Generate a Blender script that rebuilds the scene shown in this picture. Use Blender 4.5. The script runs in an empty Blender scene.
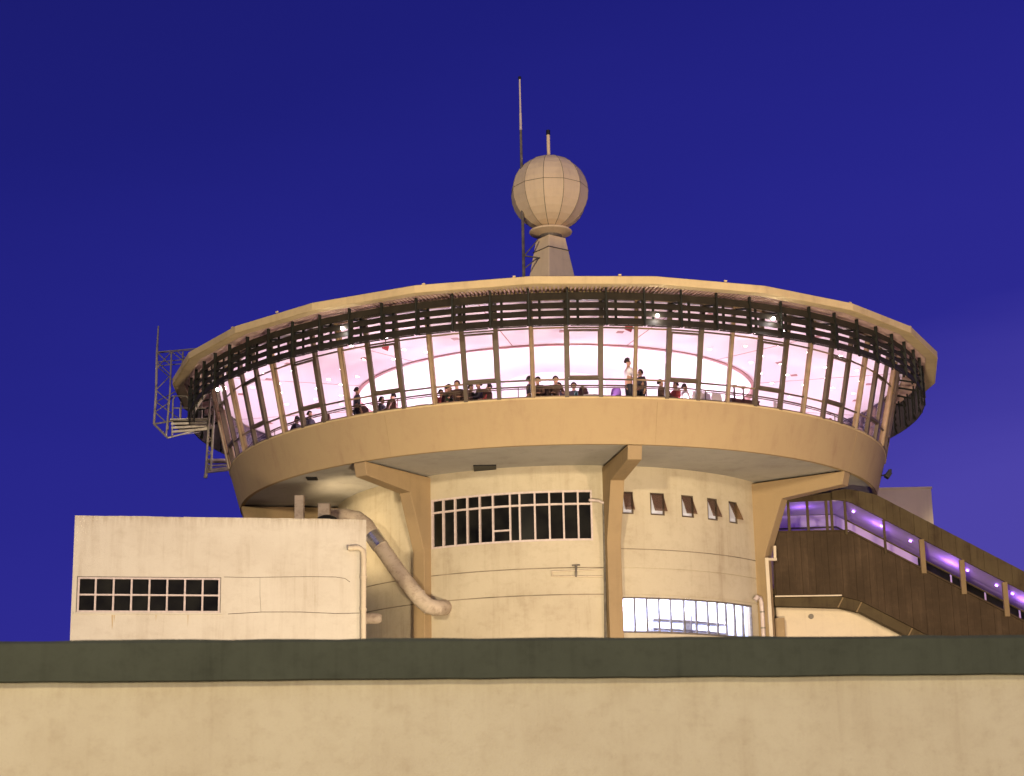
import bpy, bmesh, math, random
from mathutils import Vector, Matrix
random.seed(7)
PI=math.pi; R=math.radians
S=bpy.context.scene; COL=S.collection
GZ=-1.6                                   # ground level (camera eye is z = 0)
# ---------------------------------------------------------------- camera solve
F,PIT,ROLL,TY,TX=1819.08,0.2485,0.019,75.13,1.81
_c,_s=math.cos(PIT),math.sin(PIT); _cr,_sr=math.cos(ROLL),math.sin(ROLL)
def ray(x,y):
    dx,dy=x-512,y-388
    px=dx*_cr-dy*_sr; py=dx*_sr+dy*_cr
    u,v=px/F,-py/F
    return Vector((u,_c-v*_s,_s+v*_c))
def atz(x,y,z): r=ray(x,y); return r*(z/r.z)
def atY(x,y,Y): r=ray(x,y); return r*(Y/r.y)
def cyl(x,y,rr):
    r=ray(x,y); a=r.x**2+r.y**2; b=-2*(r.x*TX+r.y*TY); cc=TX**2+TY**2-rr*rr
    d=max(0,b*b-4*a*cc); return r*((-b-math.sqrt(d))/2/a)
def az(P): return math.degrees(math.atan2(P.x-TX,TY-P.y))
# ---------------------------------------------------------------- materials
M={}
def nt(name):
    m=bpy.data.materials.new(name); m.use_nodes=True; n=m.node_tree; n.nodes.clear()
    o=n.nodes.new('ShaderNodeOutputMaterial'); M[name]=m; return m,n,o
def plain(name,col,rough=.6,metal=0,var=.12,scale=3,spec=.3,bump=0):
    m,n,o=nt(name); b=n.nodes.new('ShaderNodeBsdfPrincipled')
    b.inputs['Roughness'].default_value=rough; b.inputs['Metallic'].default_value=metal
    b.inputs['Specular IOR Level'].default_value=spec
    tc=n.nodes.new('ShaderNodeTexCoord'); no=n.nodes.new('ShaderNodeTexNoise')
    no.inputs['Scale'].default_value=scale; no.inputs['Detail'].default_value=5
    n.links.new(tc.outputs['Object'],no.inputs['Vector'])
    cr=n.nodes.new('ShaderNodeValToRGB'); e=cr.color_ramp.elements
    e[0].position=.3; e[1].position=.7
    e[0].color=[c*(1-var) for c in col]+[1]; e[1].color=[min(1,c*(1+var)) for c in col]+[1]
    n.links.new(no.outputs['Fac'],cr.inputs['Fac']); n.links.new(cr.outputs['Color'],b.inputs['Base Color'])
    if bump:
        bp=n.nodes.new('ShaderNodeBump'); bp.inputs['Strength'].default_value=bump; bp.inputs['Distance'].default_value=.02
        n.links.new(no.outputs['Fac'],bp.inputs['Height']); n.links.new(bp.outputs['Normal'],b.inputs['Normal'])
    n.links.new(b.outputs[0],o.inputs['Surface']); return m
def plaster(name,col,dirt,streak=.5,blotch=.5,fine=.15,sc=1.0,rough=.85,bump=.25,top=None):
    """weathered paint: broad blotches, rain streaks running down, fine grain; top = (z of the coping, depth, strength) grime under an edge"""
    m,n,o=nt(name); L=n.links.new; N=n.nodes.new
    b=N('ShaderNodeBsdfPrincipled'); b.inputs['Roughness'].default_value=rough; b.inputs['Specular IOR Level'].default_value=.2
    tc=N('ShaderNodeTexCoord')
    def noise(scale,vec,det=6,ro=.6):
        mp=N('ShaderNodeMapping'); mp.inputs['Scale'].default_value=vec; L(tc.outputs['Object'],mp.inputs['Vector'])
        no=N('ShaderNodeTexNoise'); no.inputs['Scale'].default_value=scale; no.inputs['Detail'].default_value=det; no.inputs['Roughness'].default_value=ro
        L(mp.outputs[0],no.inputs['Vector']); return no.outputs['Fac']
    def ramp(s,a,c):
        mr=N('ShaderNodeMapRange'); mr.inputs['From Min'].default_value=a; mr.inputs['From Max'].default_value=c; mr.clamp=True
        L(s,mr.inputs['Value']); return mr.outputs[0]
    def mul(a,k):
        mm=N('ShaderNodeMath'); mm.operation='MULTIPLY'; L(a,mm.inputs[0])
        if isinstance(k,(int,float)): mm.inputs[1].default_value=k
        else: L(k,mm.inputs[1])
        return mm.outputs[0]
    def add(a,c):
        mm=N('ShaderNodeMath'); mm.operation='ADD'; mm.use_clamp=True; L(a,mm.inputs[0]); L(c,mm.inputs[1]); return mm.outputs[0]
    big=noise(.35*sc,(1,1,1)); med=noise(1.6*sc,(1,1,1.4),8,.7); st=noise(2.2*sc,(1,1,.07),5,.65); fi=noise(22*sc,(1,1,1),4)
    f=mul(ramp(big,.42,.68),.45*blotch)
    f=add(f,mul(ramp(med,.5,.75),.5*blotch))
    f=add(f,mul(mul(ramp(st,.5,.74),ramp(big,.3,.65)),streak))
    f=add(f,mul(ramp(fi,.55,.8),fine))
    if top:
        sx=N('ShaderNodeSeparateXYZ'); L(tc.outputs['Object'],sx.inputs[0])
        g=ramp(sx.outputs['Z'],top[0]-top[1],top[0]); st2=noise(5*sc,(1,1,.12),6,.7)
        f=add(f,mul(mul(g,ramp(st2,.4,.62)),top[2]))
    mx=N('ShaderNodeMixRGB'); L(f,mx.inputs['Fac']); mx.inputs['Color1'].default_value=(*col,1); mx.inputs['Color2'].default_value=(*dirt,1)
    L(mx.outputs[0],b.inputs['Base Color'])
    bp=N('ShaderNodeBump'); bp.inputs['Strength'].default_value=bump; bp.inputs['Distance'].default_value=.03
    hs=N('ShaderNodeMath'); hs.operation='ADD'; L(med,hs.inputs[0]); L(fi,hs.inputs[1]); L(hs.outputs[0],bp.inputs['Height']); L(bp.outputs[0],b.inputs['Normal'])
    L(b.outputs[0],o.inputs['Surface']); return m
def emit(name,col,st):
    m,n,o=nt(name); e=n.nodes.new('ShaderNodeEmission'); e.inputs[0].default_value=(*col,1); e.inputs[1].default_value=st
    n.links.new(e.outputs[0],o.inputs['Surface']); return m
def glass(name,tint,gloss=.09,rough=.01):
    m,n,o=nt(name); L=n.links.new
    t=n.nodes.new('ShaderNodeBsdfTransparent'); t.inputs[0].default_value=(*tint,1)
    g=n.nodes.new('ShaderNodeBsdfGlossy'); g.inputs['Roughness'].default_value=rough; g.inputs[0].default_value=(.9,.9,.9,1)
    fr=n.nodes.new('ShaderNodeLayerWeight'); fr.inputs[0].default_value=.25
    mp=n.nodes.new('ShaderNodeMapRange'); mp.inputs['To Min'].default_value=gloss*.5; mp.inputs['To Max'].default_value=min(1,gloss*6)
    L(fr.outputs['Facing'],mp.inputs['Value'])
    x=n.nodes.new('ShaderNodeMixShader'); L(mp.outputs[0],x.inputs[0]); L(t.outputs[0],x.inputs[1]); L(g.outputs[0],x.inputs[2])
    L(x.outputs[0],o.inputs['Surface']); return m
plaster('bowl_paint',(.385,.285,.150),(.30,.20,.115),streak=.8,blotch=.5,fine=.15,bump=.15)
plaster('shaft_paint',(.49,.435,.31),(.32,.26,.17),streak=.6,blotch=.75,fine=.25,sc=1.2)
plaster('fin_paint',(.325,.235,.125),(.20,.145,.08),streak=.4,blotch=.5)
plaster('soffit_paint',(.42,.40,.35),(.22,.2,.17),streak=0,blotch=.8)
plaster('roof_paint',(.58,.45,.24),(.34,.25,.14),streak=.5,blotch=.7)
plaster('annex_paint',(.55,.51,.415),(.36,.30,.22),streak=.6,blotch=.55,fine=.25,sc=1.3,bump=.3,top=(12.95,.55,.9))
plaster('radome_paint',(.84,.67,.42),(.50,.38,.24),streak=.3,blotch=.4,sc=1.6)
plaster('wall_paint',(.80,.73,.50),(.52,.41,.25),streak=.28,blotch=.6,fine=.3,sc=3.5,bump=.25,top=(3.07,.3,.2))
plaster('coping_paint',(.096,.110,.076),(.055,.062,.042),streak=.5,blotch=.8,sc=4,bump=.2)
plaster('board_paint',(.075,.055,.026),(.035,.022,.011),streak=.9,blotch=.9,sc=1.6)
plaster('plank_paint',(.040,.026,.013),(.085,.056,.031),streak=.8,blotch=.8,sc=2)
plaster('block_paint',(.60,.51,.36),(.4,.33,.25),streak=.5,blotch=.5)
plaster('duct_paint',(.50,.42,.31),(.14,.09,.06),streak=.0,blotch=1.1,sc=2.4,bump=.4)
plaster('post_paint',(.20,.14,.07),(.10,.07,.035),streak=.5,blotch=.5,sc=2)
plaster('pipe_paint',(.58,.50,.36),(.36,.28,.18),streak=.5,blotch=.4,sc=2)
plain('louver_metal',(.022,.018,.012),.65,var=.35)
plain('mullion_dark',(.095,.070,.047),.5,var=.2)
plain('bracket_black',(.012,.013,.009),.6,var=.3)
plain('painted_room_light',(.58,.62,.72),.3,var=.06)  # pale room light of the hopper openings, painted as a flat tone

plain('mullion_tan',(.25,.175,.10),.35,var=.2)
plain('steel',(.27,.24,.20),.45,.3,var=.25,scale=6)
plain('steel_dark',(.16,.14,.11),.55,.2,var=.3,scale=6)
plain('white_frame',(.52,.44,.40),.45,var=.12,scale=8)
plain('soffit_board',(.42,.30,.25),.6,var=.25,scale=2)
plain('seam_dark',(.20,.165,.11),.9,var=.4,scale=1.5)
plain('rust',(.42,.33,.20),.9,var=.15)
plain('black',(.012,.012,.012),.5,var=.2)
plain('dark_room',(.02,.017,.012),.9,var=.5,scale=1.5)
plain('foil',(.75,.74,.72),.25,.9,var=.1,scale=9,bump=.5)
plain('ceiling_white',(.78,.72,.76),.8,var=.015,scale=.6,spec=.1)
plain('lip_brown',(.35,.18,.17),.6,var=.15,scale=2)
plain('floor_carpet',(.20,.12,.13),.9,var=.2,scale=1)
plain('cloth_white',(.75,.70,.72),.8,var=.05)
plain('wood_dark',(.07,.035,.03),.5,var=.3,scale=5)
plain('chair_purple',(.20,.10,.32),.7,var=.2)
plain('teal_glass',(.12,.35,.33),.2,var=.15)
plain('skin',(.42,.25,.17),.6,var=.05)
plain('hair_dark',(.02,.014,.012),.6,var=.2)
plain('shirt_dark',(.045,.04,.055),.8,var=.2)
plain('shirt_brown',(.10,.06,.045),.8,var=.2)
plain('shirt_red',(.32,.06,.06),.8,var=.2)
plain('shirt_white',(.72,.70,.70),.8,var=.05)
plain('shirt_green',(.05,.07,.04),.8,var=.2)
plain('trousers',(.03,.03,.04),.8,var=.2)
plain('asphalt',(.05,.05,.052),.9,var=.2,scale=.8)
glass('sash_glass',(.62,.50,.44),.1)
glass('window_glass',(.97,.94,.96),.05)
glass('clear_glass',(.9,.93,1.0),.08)
plain('dark_glass',(.010,.010,.007),.12,var=.6,scale=1.2,spec=.12)
emit('lamp_pink',(1,.92,.96),30)
emit('lamp_glint',(1,.93,.9),160)
emit('cove_tube',(1,.80,.95),40)
emit('tube_violet',(.50,.22,1.0),7)
emit('tube_blue',(.60,.62,1.0),12)
plain('office_wall',(.70,.72,.8),.7,var=.12,scale=1.2)
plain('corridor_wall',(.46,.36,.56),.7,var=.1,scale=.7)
# ---------------------------------------------------------------- mesh builder
class MB:
    def __init__(s): s.v=[]; s.f=[]
    def add(s,vs,fs):
        o=len(s.v); s.v+= [Vector(v) for v in vs]; s.f+=[[i+o for i in f] for f in fs]; return s
    def box(s,c,d,m=None):
        x,y,z=[k/2 for k in d]; vs=[Vector((a*x,b*y,e*z)) for e in(-1,1) for b in(-1,1) for a in(-1,1)]
        if m: vs=[m@v for v in vs]
        c=Vector(c); return s.add([v+c for v in vs],[(0,2,3,1),(4,5,7,6),(0,1,5,4),(2,6,7,3),(0,4,6,2),(1,3,7,5)])
    def bar(s,p,q,w,h=None,up=(0,0,1)):
        p,q=Vector(p),Vector(q); h=h or w; d=(q-p).normalized(); up=Vector(up)
        if abs(d.dot(up))>.98: up=Vector((0,1,0))
        a=d.cross(up).normalized()*w/2; b=a.cross(d).normalized()*h/2
        return s.add([p-a-b,p+a-b,p+a+b,p-a+b,q-a-b,q+a-b,q+a+b,q-a+b],[(0,3,2,1),(4,5,6,7),(0,1,5,4),(1,2,6,5),(2,3,7,6),(3,0,4,7)])
    def tube(s,pts,rad,n=10,cap=True):
        pts=[Vector(p) for p in pts]; rr=rad if isinstance(rad,(list,tuple)) else [rad]*len(pts)
        prev=None; rings=[]
        for i,p in enumerate(pts):
            if i==0: d=pts[1]-p
            elif i==len(pts)-1: d=p-pts[i-1]
            else: d=(pts[i+1]-p).normalized()+(p-pts[i-1]).normalized()
            d.normalize()
            if prev is None:
                u=Vector((0,0,1)) if abs(d.z)<.9 else Vector((0,1,0)); a=d.cross(u).normalized()
            else: a=(prev-d*prev.dot(d)).normalized()
            prev=a; b=d.cross(a); rings.append([p+(a*math.cos(t)+b*math.sin(t))*rr[i] for t in [2*PI*k/n for k in range(n)]])
        vs=[v for r in rings for v in r]; fs=[]
        for i in range(len(pts)-1):
            for k in range(n): fs.append((i*n+k,i*n+(k+1)%n,(i+1)*n+(k+1)%n,(i+1)*n+k))
        if cap: fs+= [tuple(range(n))[::-1],tuple(range((len(pts)-1)*n,len(pts)*n))]
        return s.add(vs,fs)
    def lathe(s,prof,azs,closed=False,full=True):
        """prof (r,z) revolved about the local z axis; azimuths in degrees"""
        n=len(prof); vs=[(r*math.sin(R(a)),-r*math.cos(R(a)),z) for a in azs for r,z in prof]; fs=[]; m=len(azs)
        for i in range(m if full else m-1):
            j=(i+1)%m
            for k in range(n if closed else n-1):
                l=(k+1)%n; fs.append((i*n+k,j*n+k,j*n+l,i*n+l))
        if closed and not full: fs+=[tuple(range(n)),tuple(range((m-1)*n,m*n))[::-1]]
        return s.add(vs,fs)
    def prism(s,poly,o,ax,ay,ext):
        """poly in the (ax, ay) plane at o, extruded by the vector ext"""
        o,ax,ay,ext=map(Vector,(o,ax,ay,ext)); n=len(poly)
        a=[o+ax*x+ay*y for x,y in poly]; return s.add(a+[p+ext for p in a],[tuple(range(n))[::-1],tuple(range(n,2*n))]+[(i,(i+1)%n,(i+1)%n+n,i+n) for i in range(n)])
    def build(s,name,mat,parent=None,smooth=False,bevel=0,local=False,recalc=True):
        me=bpy.data.meshes.new(name); off=Vector((0,0,0))
        if parent is not None and not local:
            p=parent
            while p: off+=p.location; p=p.parent
        me.from_pydata([v-off for v in s.v],[],s.f); me.update()
        if recalc:
            bm=bmesh.new(); bm.from_mesh(me); bmesh.ops.recalc_face_normals(bm,faces=bm.faces); bm.to_mesh(me); bm.free()
        me.materials.append(M[mat]); o=bpy.data.objects.new(name,me); COL.objects.link(o)
        if parent is not None: o.parent=parent
        if smooth:
            me.polygons.foreach_set('use_smooth',[True]*len(me.polygons))
            try: me.set_sharp_from_angle(angle=R(35))
            except Exception: pass
        if bevel:
            b=o.modifiers.new('bevel','BEVEL'); b.width=bevel; b.segments=2; b.limit_method='ANGLE'
        return o
def tag(o,label=None,cat=None,group=None,kind=None):
    if label: o['label']=label
    if cat: o['category']=cat
    if group: o['group']=group
    if kind: o['kind']=kind
    return o
def thing(name,loc,label,cat,group=None,rz=0):
    o=bpy.data.objects.new(name,None); COL.objects.link(o); o.location=loc; o.rotation_euler.z=rz; o.empty_display_size=.3
    return tag(o,label,cat,group)
def copy_tree(o,parent=None):
    c=o.copy(); COL.objects.link(c)
    if parent is not None: c.parent=parent
    for ch in list(o.children): copy_tree(ch,c)
    return c
def AZ(n=144,off=0): return [360*i/n+off for i in range(n)]
# ---------------------------------------------------------------- ground
g=MB(); g.add([(-4000,-600,GZ),(4000,-600,GZ),(4000,6000,GZ),(-4000,6000,GZ)],[(0,1,2,3)])
tag(g.build('ground','asphalt'),kind='structure')
# ---------------------------------------------------------------- tower
T=thing('observation_tower',(TX,TY,0),'round tower building with a glazed restaurant ring glowing pink under a flat polygonal roof','tower')
RW=9.2; BT=15.25; BB=13.67
# --- shaft wall with window openings: drum skin, reveals and seams
centre_az=[-32.2+0.05,-29.1,-25.94,-22.77,-19.66,-16.44,-12.36,-10.1,-6.59,-3.24,-.01,3.33,6.4]
blue_az=[12.9,15.9,18.9,21.9,24.95,28.5,31.9,35.4,38.4,41.35,44.4,47.6,51.1]
hop=[(13.6,16.4),(20.6,24.3),(28.9,32.4),(36.6,39.9),(43.9,47.2)]
opens=[(-32.15,6.45,10.93,12.80),(12.9,51.4,7.55,8.86)]+[(a,b,11.93,12.77) for a,b in hop]
zs=sorted(set([GZ,4,5.5,8.93,8.965,9.91,9.945,BB+.08]+[k for o in opens for k in o[2:]]))
azs=sorted(set([round(-180+2.5*i,3) for i in range(144)]+[k for o in opens for k in o[:2]]))
seams=[(8.93,8.965),(9.91,9.945)]
w=MB(); P3=lambda r,a,z:(TX+r*math.sin(R(a)),TY-r*math.cos(R(a)),z)
azc=azs+[azs[0]+360]
for i in range(len(azs)):
    a,b=azc[i],azc[i+1]; am=(a+b)/2
    for j in range(len(zs)-1):
        z0,z1=zs[j],zs[j+1]; zm=(z0+z1)/2
        if any(o[0]<am<o[1] and o[2]<zm<o[3] for o in opens): continue
        rr=RW-.035 if any(s0-.001<zm<s1+.001 for s0,s1 in seams) else RW
        w.add([P3(rr,a,z0),P3(rr,b,z0),P3(rr,b,z1),P3(rr,a,z1)],[(0,1,2,3)])
        if rr<RW:
            for zz in (z0,z1): w.add([P3(rr,a,zz),P3(rr,b,zz),P3(RW,b,zz),P3(RW,a,zz)],[(0,1,2,3)])
for a0,a1,z0,z1 in opens:
    n=max(1,int((a1-a0)/2.5)); st=[a0+(a1-a0)*k/n for k in range(n+1)]
    for k in range(n):
        for zz in (z0,z1): w.add([P3(RW-.25,st[k],zz),P3(RW-.25,st[k+1],zz),P3(RW,st[k+1],zz),P3(RW,st[k],zz)],[(0,1,2,3)])
    for aa in (a0,a1): w.add([P3(RW-.25,aa,z0),P3(RW,aa,z0),P3(RW,aa,z1),P3(RW-.25,aa,z1)],[(0,1,2,3)])
shaft=w.build('shaft_wall','shaft_paint',T,recalc=False)
def arcbar(mb,r,a0,a1,z,w_,h_,step=2.5):
    n=max(1,int(abs(a1-a0)/step)); A=[a0+(a1-a0)*k/n for k in range(n+1)]
    o=MB(); o.lathe([(r-w_/2,z-h_/2),(r+w_/2,z-h_/2),(r+w_/2,z+h_/2),(r-w_/2,z+h_/2)],A,closed=True,full=False)
    mb.add([v+Vector((TX,TY,0)) for v in o.v],o.f)
for z in (8.948,9.928):
    q=MB(); arcbar(q,RW-.012,-180,9.5,z,.03,.04); q.build('wall_seam','seam_dark',shaft)
q=MB(); arcbar(q,RW+.006,12.8,56,10.63,.02,.03); q.build('wall_seam','seam_dark',shaft)
# fine raised band and drip ledges on the shaft
lb=MB(); lb.lathe([(RW+.003,5.5),(RW+.05,5.5),(RW+.05,5.7),(RW+.003,5.7)],AZ(),closed=True); 
for v in lb.v: v+=Vector((TX,TY,0))
lb.build('string_course','shaft_paint',T)
# --- centre ribbon window
cw=MB()
for a in centre_az:
    t=math.radians(a); cw.bar(P3(RW-.03,a,10.93),P3(RW-.03,a,12.80),.065,.10,up=(math.sin(t),-math.cos(t),0))
for z in (10.965,12.29,12.765): arcbar(cw,RW-.03,-32.2,6.4,z,.09,.07)
arcbar(cw,RW-.03,-16.4,-12.4,11.39,.09,.06)
cwo=cw.build('window_frame','white_frame',T); cwo['label']='white metal frame of the dark twelve-bay ribbon window'
gl=MB()
for k in range(12):
    a,b=centre_az[k]+.2,centre_az[k+1]-.2
    for z0,z1 in ((11.0,12.26),(12.32,12.73)):
        gl.add([P3(RW-.09,a,z0),P3(RW-.09,b,z0),P3(RW-.09,b,z1),P3(RW-.09,a,z1)],[(0,1,2,3)])
gl.build('pane','dark_glass',cwo,recalc=False)
# --- lit lower window with a room behind
bw=MB()
for a in blue_az:
    t=R(a); bw.bar(P3(RW-.04,a,7.55),P3(RW-.04,a,8.86),.055,.08,up=(math.sin(t),-math.cos(t),0))
for z in (7.59,8.83): arcbar(bw,RW-.04,12.9,51.3,z,.08,.06)
bwo=bw.build('window_frame','steel_dark',T); bwo['label']='dark thin frame of the blue-white lit ribbon window'
gl=MB()
for k in range(12):
    a,b=blue_az[k]+.15,blue_az[k+1]-.15
    gl.add([P3(RW-.09,a,7.62),P3(RW-.09,b,7.62),P3(RW-.09,b,8.8),P3(RW-.09,a,8.8)],[(0,1,2,3)])
gl.build('pane','clear_glass',bwo,recalc=False)
rm=MB()
A=[10+2.5*k for k in range(18)]
rb=MB(); rb.lathe([(RW-.28,6.6),(6.6,6.6),(6.6,9.3),(RW-.28,9.3)],A,closed=False,full=False); rm.add([v+Vector((TX,TY,0)) for v in rb.v],rb.f)
for aa in (10,52.5): rm.add([P3(RW-.28,aa,6.6),P3(6.6,aa,6.6),P3(6.6,aa,9.3),P3(RW-.28,aa,9.3)],[(0,1,2,3)])
rm.build('lit_room','office_wall',T,recalc=False)
tb=MB()
for r_ in (8.3,7.4): 
    for k in range(6): tb.bar(P3(r_,13+6.6*k,9.2),P3(r_,17.5+6.6*k,9.2),.16,.06)
tb.build('ceiling_tube','tube_blue',T)
sh=MB()
for k in (2,):
    a=24+6.0*k; t=R(a); sh.bar(P3(7.9,a,7.0),P3(7.9,a,8.75),.05,.5,up=(math.sin(t),-math.cos(t),0))
for z in (7.85,8.2): arcbar(sh,7.9,24,50,z,.4,.08)
sh.build('shelf_unit','steel',T)
# dark rooms behind the other openings
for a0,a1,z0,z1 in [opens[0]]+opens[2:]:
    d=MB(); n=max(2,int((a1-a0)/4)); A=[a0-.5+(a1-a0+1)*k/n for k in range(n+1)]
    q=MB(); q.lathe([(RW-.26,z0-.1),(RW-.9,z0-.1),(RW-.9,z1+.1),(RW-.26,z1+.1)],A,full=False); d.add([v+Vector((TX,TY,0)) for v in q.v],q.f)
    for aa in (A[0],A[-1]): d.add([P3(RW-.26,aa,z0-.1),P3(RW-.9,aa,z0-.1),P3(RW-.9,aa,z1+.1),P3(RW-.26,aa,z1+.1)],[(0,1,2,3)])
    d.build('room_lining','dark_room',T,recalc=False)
# hopper windows, sashes swung out at the foot
for a0,a1 in hop:
    am=(a0+a1)/2; f=MB(); t=R(am); up=(math.sin(t),-math.cos(t),0)
    for a in (a0+.15,a1-.15): f.bar(P3(RW-.05,a,11.93),P3(RW-.05,a,12.77),.05,.06,up=up)
    for z in (11.96,12.74): f.bar(P3(RW-.05,a0,z),P3(RW-.05,a1,z),.06,.05)
    fo=f.build('hopper_window','mullion_dark',T)
    p=MB(); p.add([P3(RW-.02,a0+.3,12.72),P3(RW-.02,a1-.3,12.72),P3(RW+.28,a1-.3,12.04),P3(RW+.28,a0+.3,12.04)],[(0,1,2,3)])
    so=p.build('sash','sash_glass',fo); m=so.modifiers.new('t','SOLIDIFY'); m.thickness=.03
    p=MB(); p.add([P3(RW-.1,a0,11.93),P3(RW-.1,a1,11.93),P3(RW-.1,a1,12.77),P3(RW-.1,a0,12.77)],[(0,1,2,3)]); p.build('room_light_panel','painted_room_light',fo,recalc=False)  # opaque panel in the opening, its paleness stands in for interior light
# --- radial fins
fin_prof=[(RW-.1,GZ),(9.62,GZ),(9.62,10.84),(10.45,12.93),(13.0,13.16),(13.12,13.62),(13.1,13.66),(RW-.1,13.66)]
for k in range(8):
    a=R(-34.2+45*k); rad_=Vector((math.sin(a),-math.cos(a),0)); tan=Vector((math.cos(a),math.sin(a),0))
    f=MB(); f.prism(fin_prof,Vector((TX,TY,0))-tan*.26,rad_,(0,0,1),tan*.52)
    f.build('support_fin','fin_paint',T,bevel=.02)
# --- bowl
b=MB(); b.lathe([(13.0,BB-.0),(13.15,BB),(13.59,BT-.05),(13.59,BT+.0),(13.3,BT+.0),(13.3,14.5),(13.0,14.3)],AZ(),closed=True)
for v in b.v: v+=Vector((TX,TY,0))
bowl=b.build('bowl_band','bowl_paint',T,smooth=True)
b=MB(); b.lathe([(13.57,BT-.05),(13.61,BT-.045),(13.61,BT+.015),(13.57,BT+.015)],AZ(),closed=True)
for v in b.v: v+=Vector((TX,TY,0))
b.build('sill_strip','roof_paint',bowl)
for a in (56.3,-28,14):
    b=MB(); b.bar(P3(13.150,a,BB+.02),P3(13.572,a,BT-.12),.012,.012,up=(math.sin(R(a)),-math.cos(R(a)),0)); b.build('panel_joint','fin_paint',bowl)
b=MB(); b.lathe([(RW-.3,13.74),(13.1,13.74),(13.1,13.9),(RW-.3,13.9)],AZ(),closed=True)
for v in b.v: v+=Vector((TX,TY,0))
sof=b.build('bowl_soffit','soffit_paint',T)
for (x,y) in ((485,467.5),(312,478)):
    P=atz(x,y,13.74); hb=MB(); d=(.42,.5) if x>400 else (.2,.25)
    hb.box((P.x,P.y,13.72),(d[0]*2,d[1]*2,.05)); hb.build('hatch','black',sof)
# --- interior floor, ceiling
b=MB(); b.lathe([(.5,14.84),(13.28,14.84),(13.28,14.62),(.5,14.62)],AZ(),closed=True)
for v in b.v: v+=Vector((TX,TY,0))
b.build('restaurant_floor','floor_carpet',T)
CZ=18.62
b=MB(); b.lathe([(8.45,CZ),(14.5,CZ),(14.5,CZ+.04),(8.45,CZ+.04)],AZ(),closed=True)
for v in b.v: v+=Vector((TX,TY,0))
ceil=b.build('restaurant_ceiling','ceiling_white',T)
b=MB(); b.lathe([(8.30,CZ-.05),(8.46,CZ-.05),(8.46,CZ+.16),(8.30,CZ+.16)],AZ(),closed=True)
for v in b.v: v+=Vector((TX,TY,0))
b.build('ceiling_rim','lip_brown',ceil)
b=MB(); b.lathe([(9.1,CZ+.05),(9.1,CZ+.33),(7.5,CZ+.43),(4,CZ+.52),(.5,CZ+.55)],AZ())
for v in b.v: v+=Vector((TX,TY,0))
b.build('ceiling_dome','ceiling_white',ceil,smooth=True,recalc=False)
b=MB(); b.lathe([(8.75,CZ+.12),(8.85,CZ+.12),(8.85,CZ+.2),(8.75,CZ+.2)],AZ(),closed=True)
for v in b.v: v+=Vector((TX,TY,0))
b.build('cove_light','cove_tube',ceil)
for k in range(12):
    b=MB(); a=18+30*k; b.bar(P3(8.5,a,CZ-.004),P3(14.3,a,CZ-.004),.035,.01); b.build('ceiling_joint','lip_brown',ceil)
for k in range(30):
    b=MB(); a=1+12*k+random.uniform(-1,1); rr=random.choice([10.2,12.3,13.2]); P=P3(rr,a,CZ-.012); b.box(P,(.26,.26,.014),Matrix.Rotation(R(a),3,'Z')); b.build('air_grille','lip_brown',ceil)
b=MB(); b.lathe([(2.2,14.68),(2.2,CZ+.7)],AZ(48))
for v in b.v: v+=Vector((TX,TY,0))
b.build('core_wall','ceiling_white',T,smooth=True)
# inner handrail
b=MB()
for z,rr,rad_ in ((15.80,13.05,.03),(15.73,13.05,.02)):
    q=MB(); q.lathe([(rr+rad_*math.cos(t),z+rad_*math.sin(t)) for t in [2*PI*i/6 for i in range(6)]],AZ(),closed=True); b.add([v+Vector((TX,TY,0)) for v in q.v],q.f)
for k in range(72):
    if k%2==0: b.tube([P3(13.05,3+5*k,14.7),P3(13.05,3+5*k,15.8)],.018,6)
b.build('handrail','mullion_dark',T)
# --- windows: 72 leaning panes
LE=.232
def rz(z): return 13.56+LE*(z-BT)
ZT=18.60
def win_parts(framed,tanm):
    def p(a,z,dr=0): r=rz(z)+dr; return (r*math.sin(R(a)),-r*math.cos(R(a)),z)
    f=MB(); up=(0,-1,0)
    if tanm: f.tube([p(0,BT+.0,.06),p(0,ZT,.06)],.068,12); f.bar(p(.12,BT,-.04),p(.12,ZT,-.04),.13,.10,up=up)
    else: f.bar(p(0,BT,.0),p(0,ZT,.0),.145,.15,up=up)
    f.bar(p(0,15.86),p(5,15.86),.07,.05); f.bar(p(0,BT+.03),p(5,BT+.03),.08,.05); f.bar(p(0,ZT-.02),p(5,ZT-.02),.08,.05)
    f.bar(p(0,17.62),p(5,17.62),.05,.05)
    s=None
    if framed:
        s=MB()
        s.bar(p(.36,15.93,.03),p(.36,17.55,.03),.055,.09,up=up); s.bar(p(4.64,15.93,.03),p(4.64,17.55,.03),.055,.09,up=up)
        s.bar(p(.36,17.52,.03),p(4.64,17.52,.03),.09,.06); s.bar(p(.36,15.93,.03),p(4.64,15.93,.03),.09,.10)
    g=MB(); g.add([p(.1,BT+.05),p(4.9,BT+.05),p(4.9,ZT-.04),p(.1,ZT-.04)],[(0,1,2,3)])
    return f,s,g
protos={}
for k in range(72):
    kind=k%3                                     # 0 framed, 1 after the framed one, 2 slim tan post
    a=.43+5*k
    if kind not in protos:
        f,s,g=win_parts(kind==0,kind==2)
        fo=f.build('window','mullion_tan' if kind==2 else 'mullion_dark',T,local=True)
        g.build('pane','window_glass',fo,local=True,recalc=False)
        if s: s.build('sash','mullion_dark',fo,local=True)
        protos[kind]=fo; c=fo
    else: c=copy_tree(protos[kind],T)
    c.rotation_euler.z=R(a)
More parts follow.
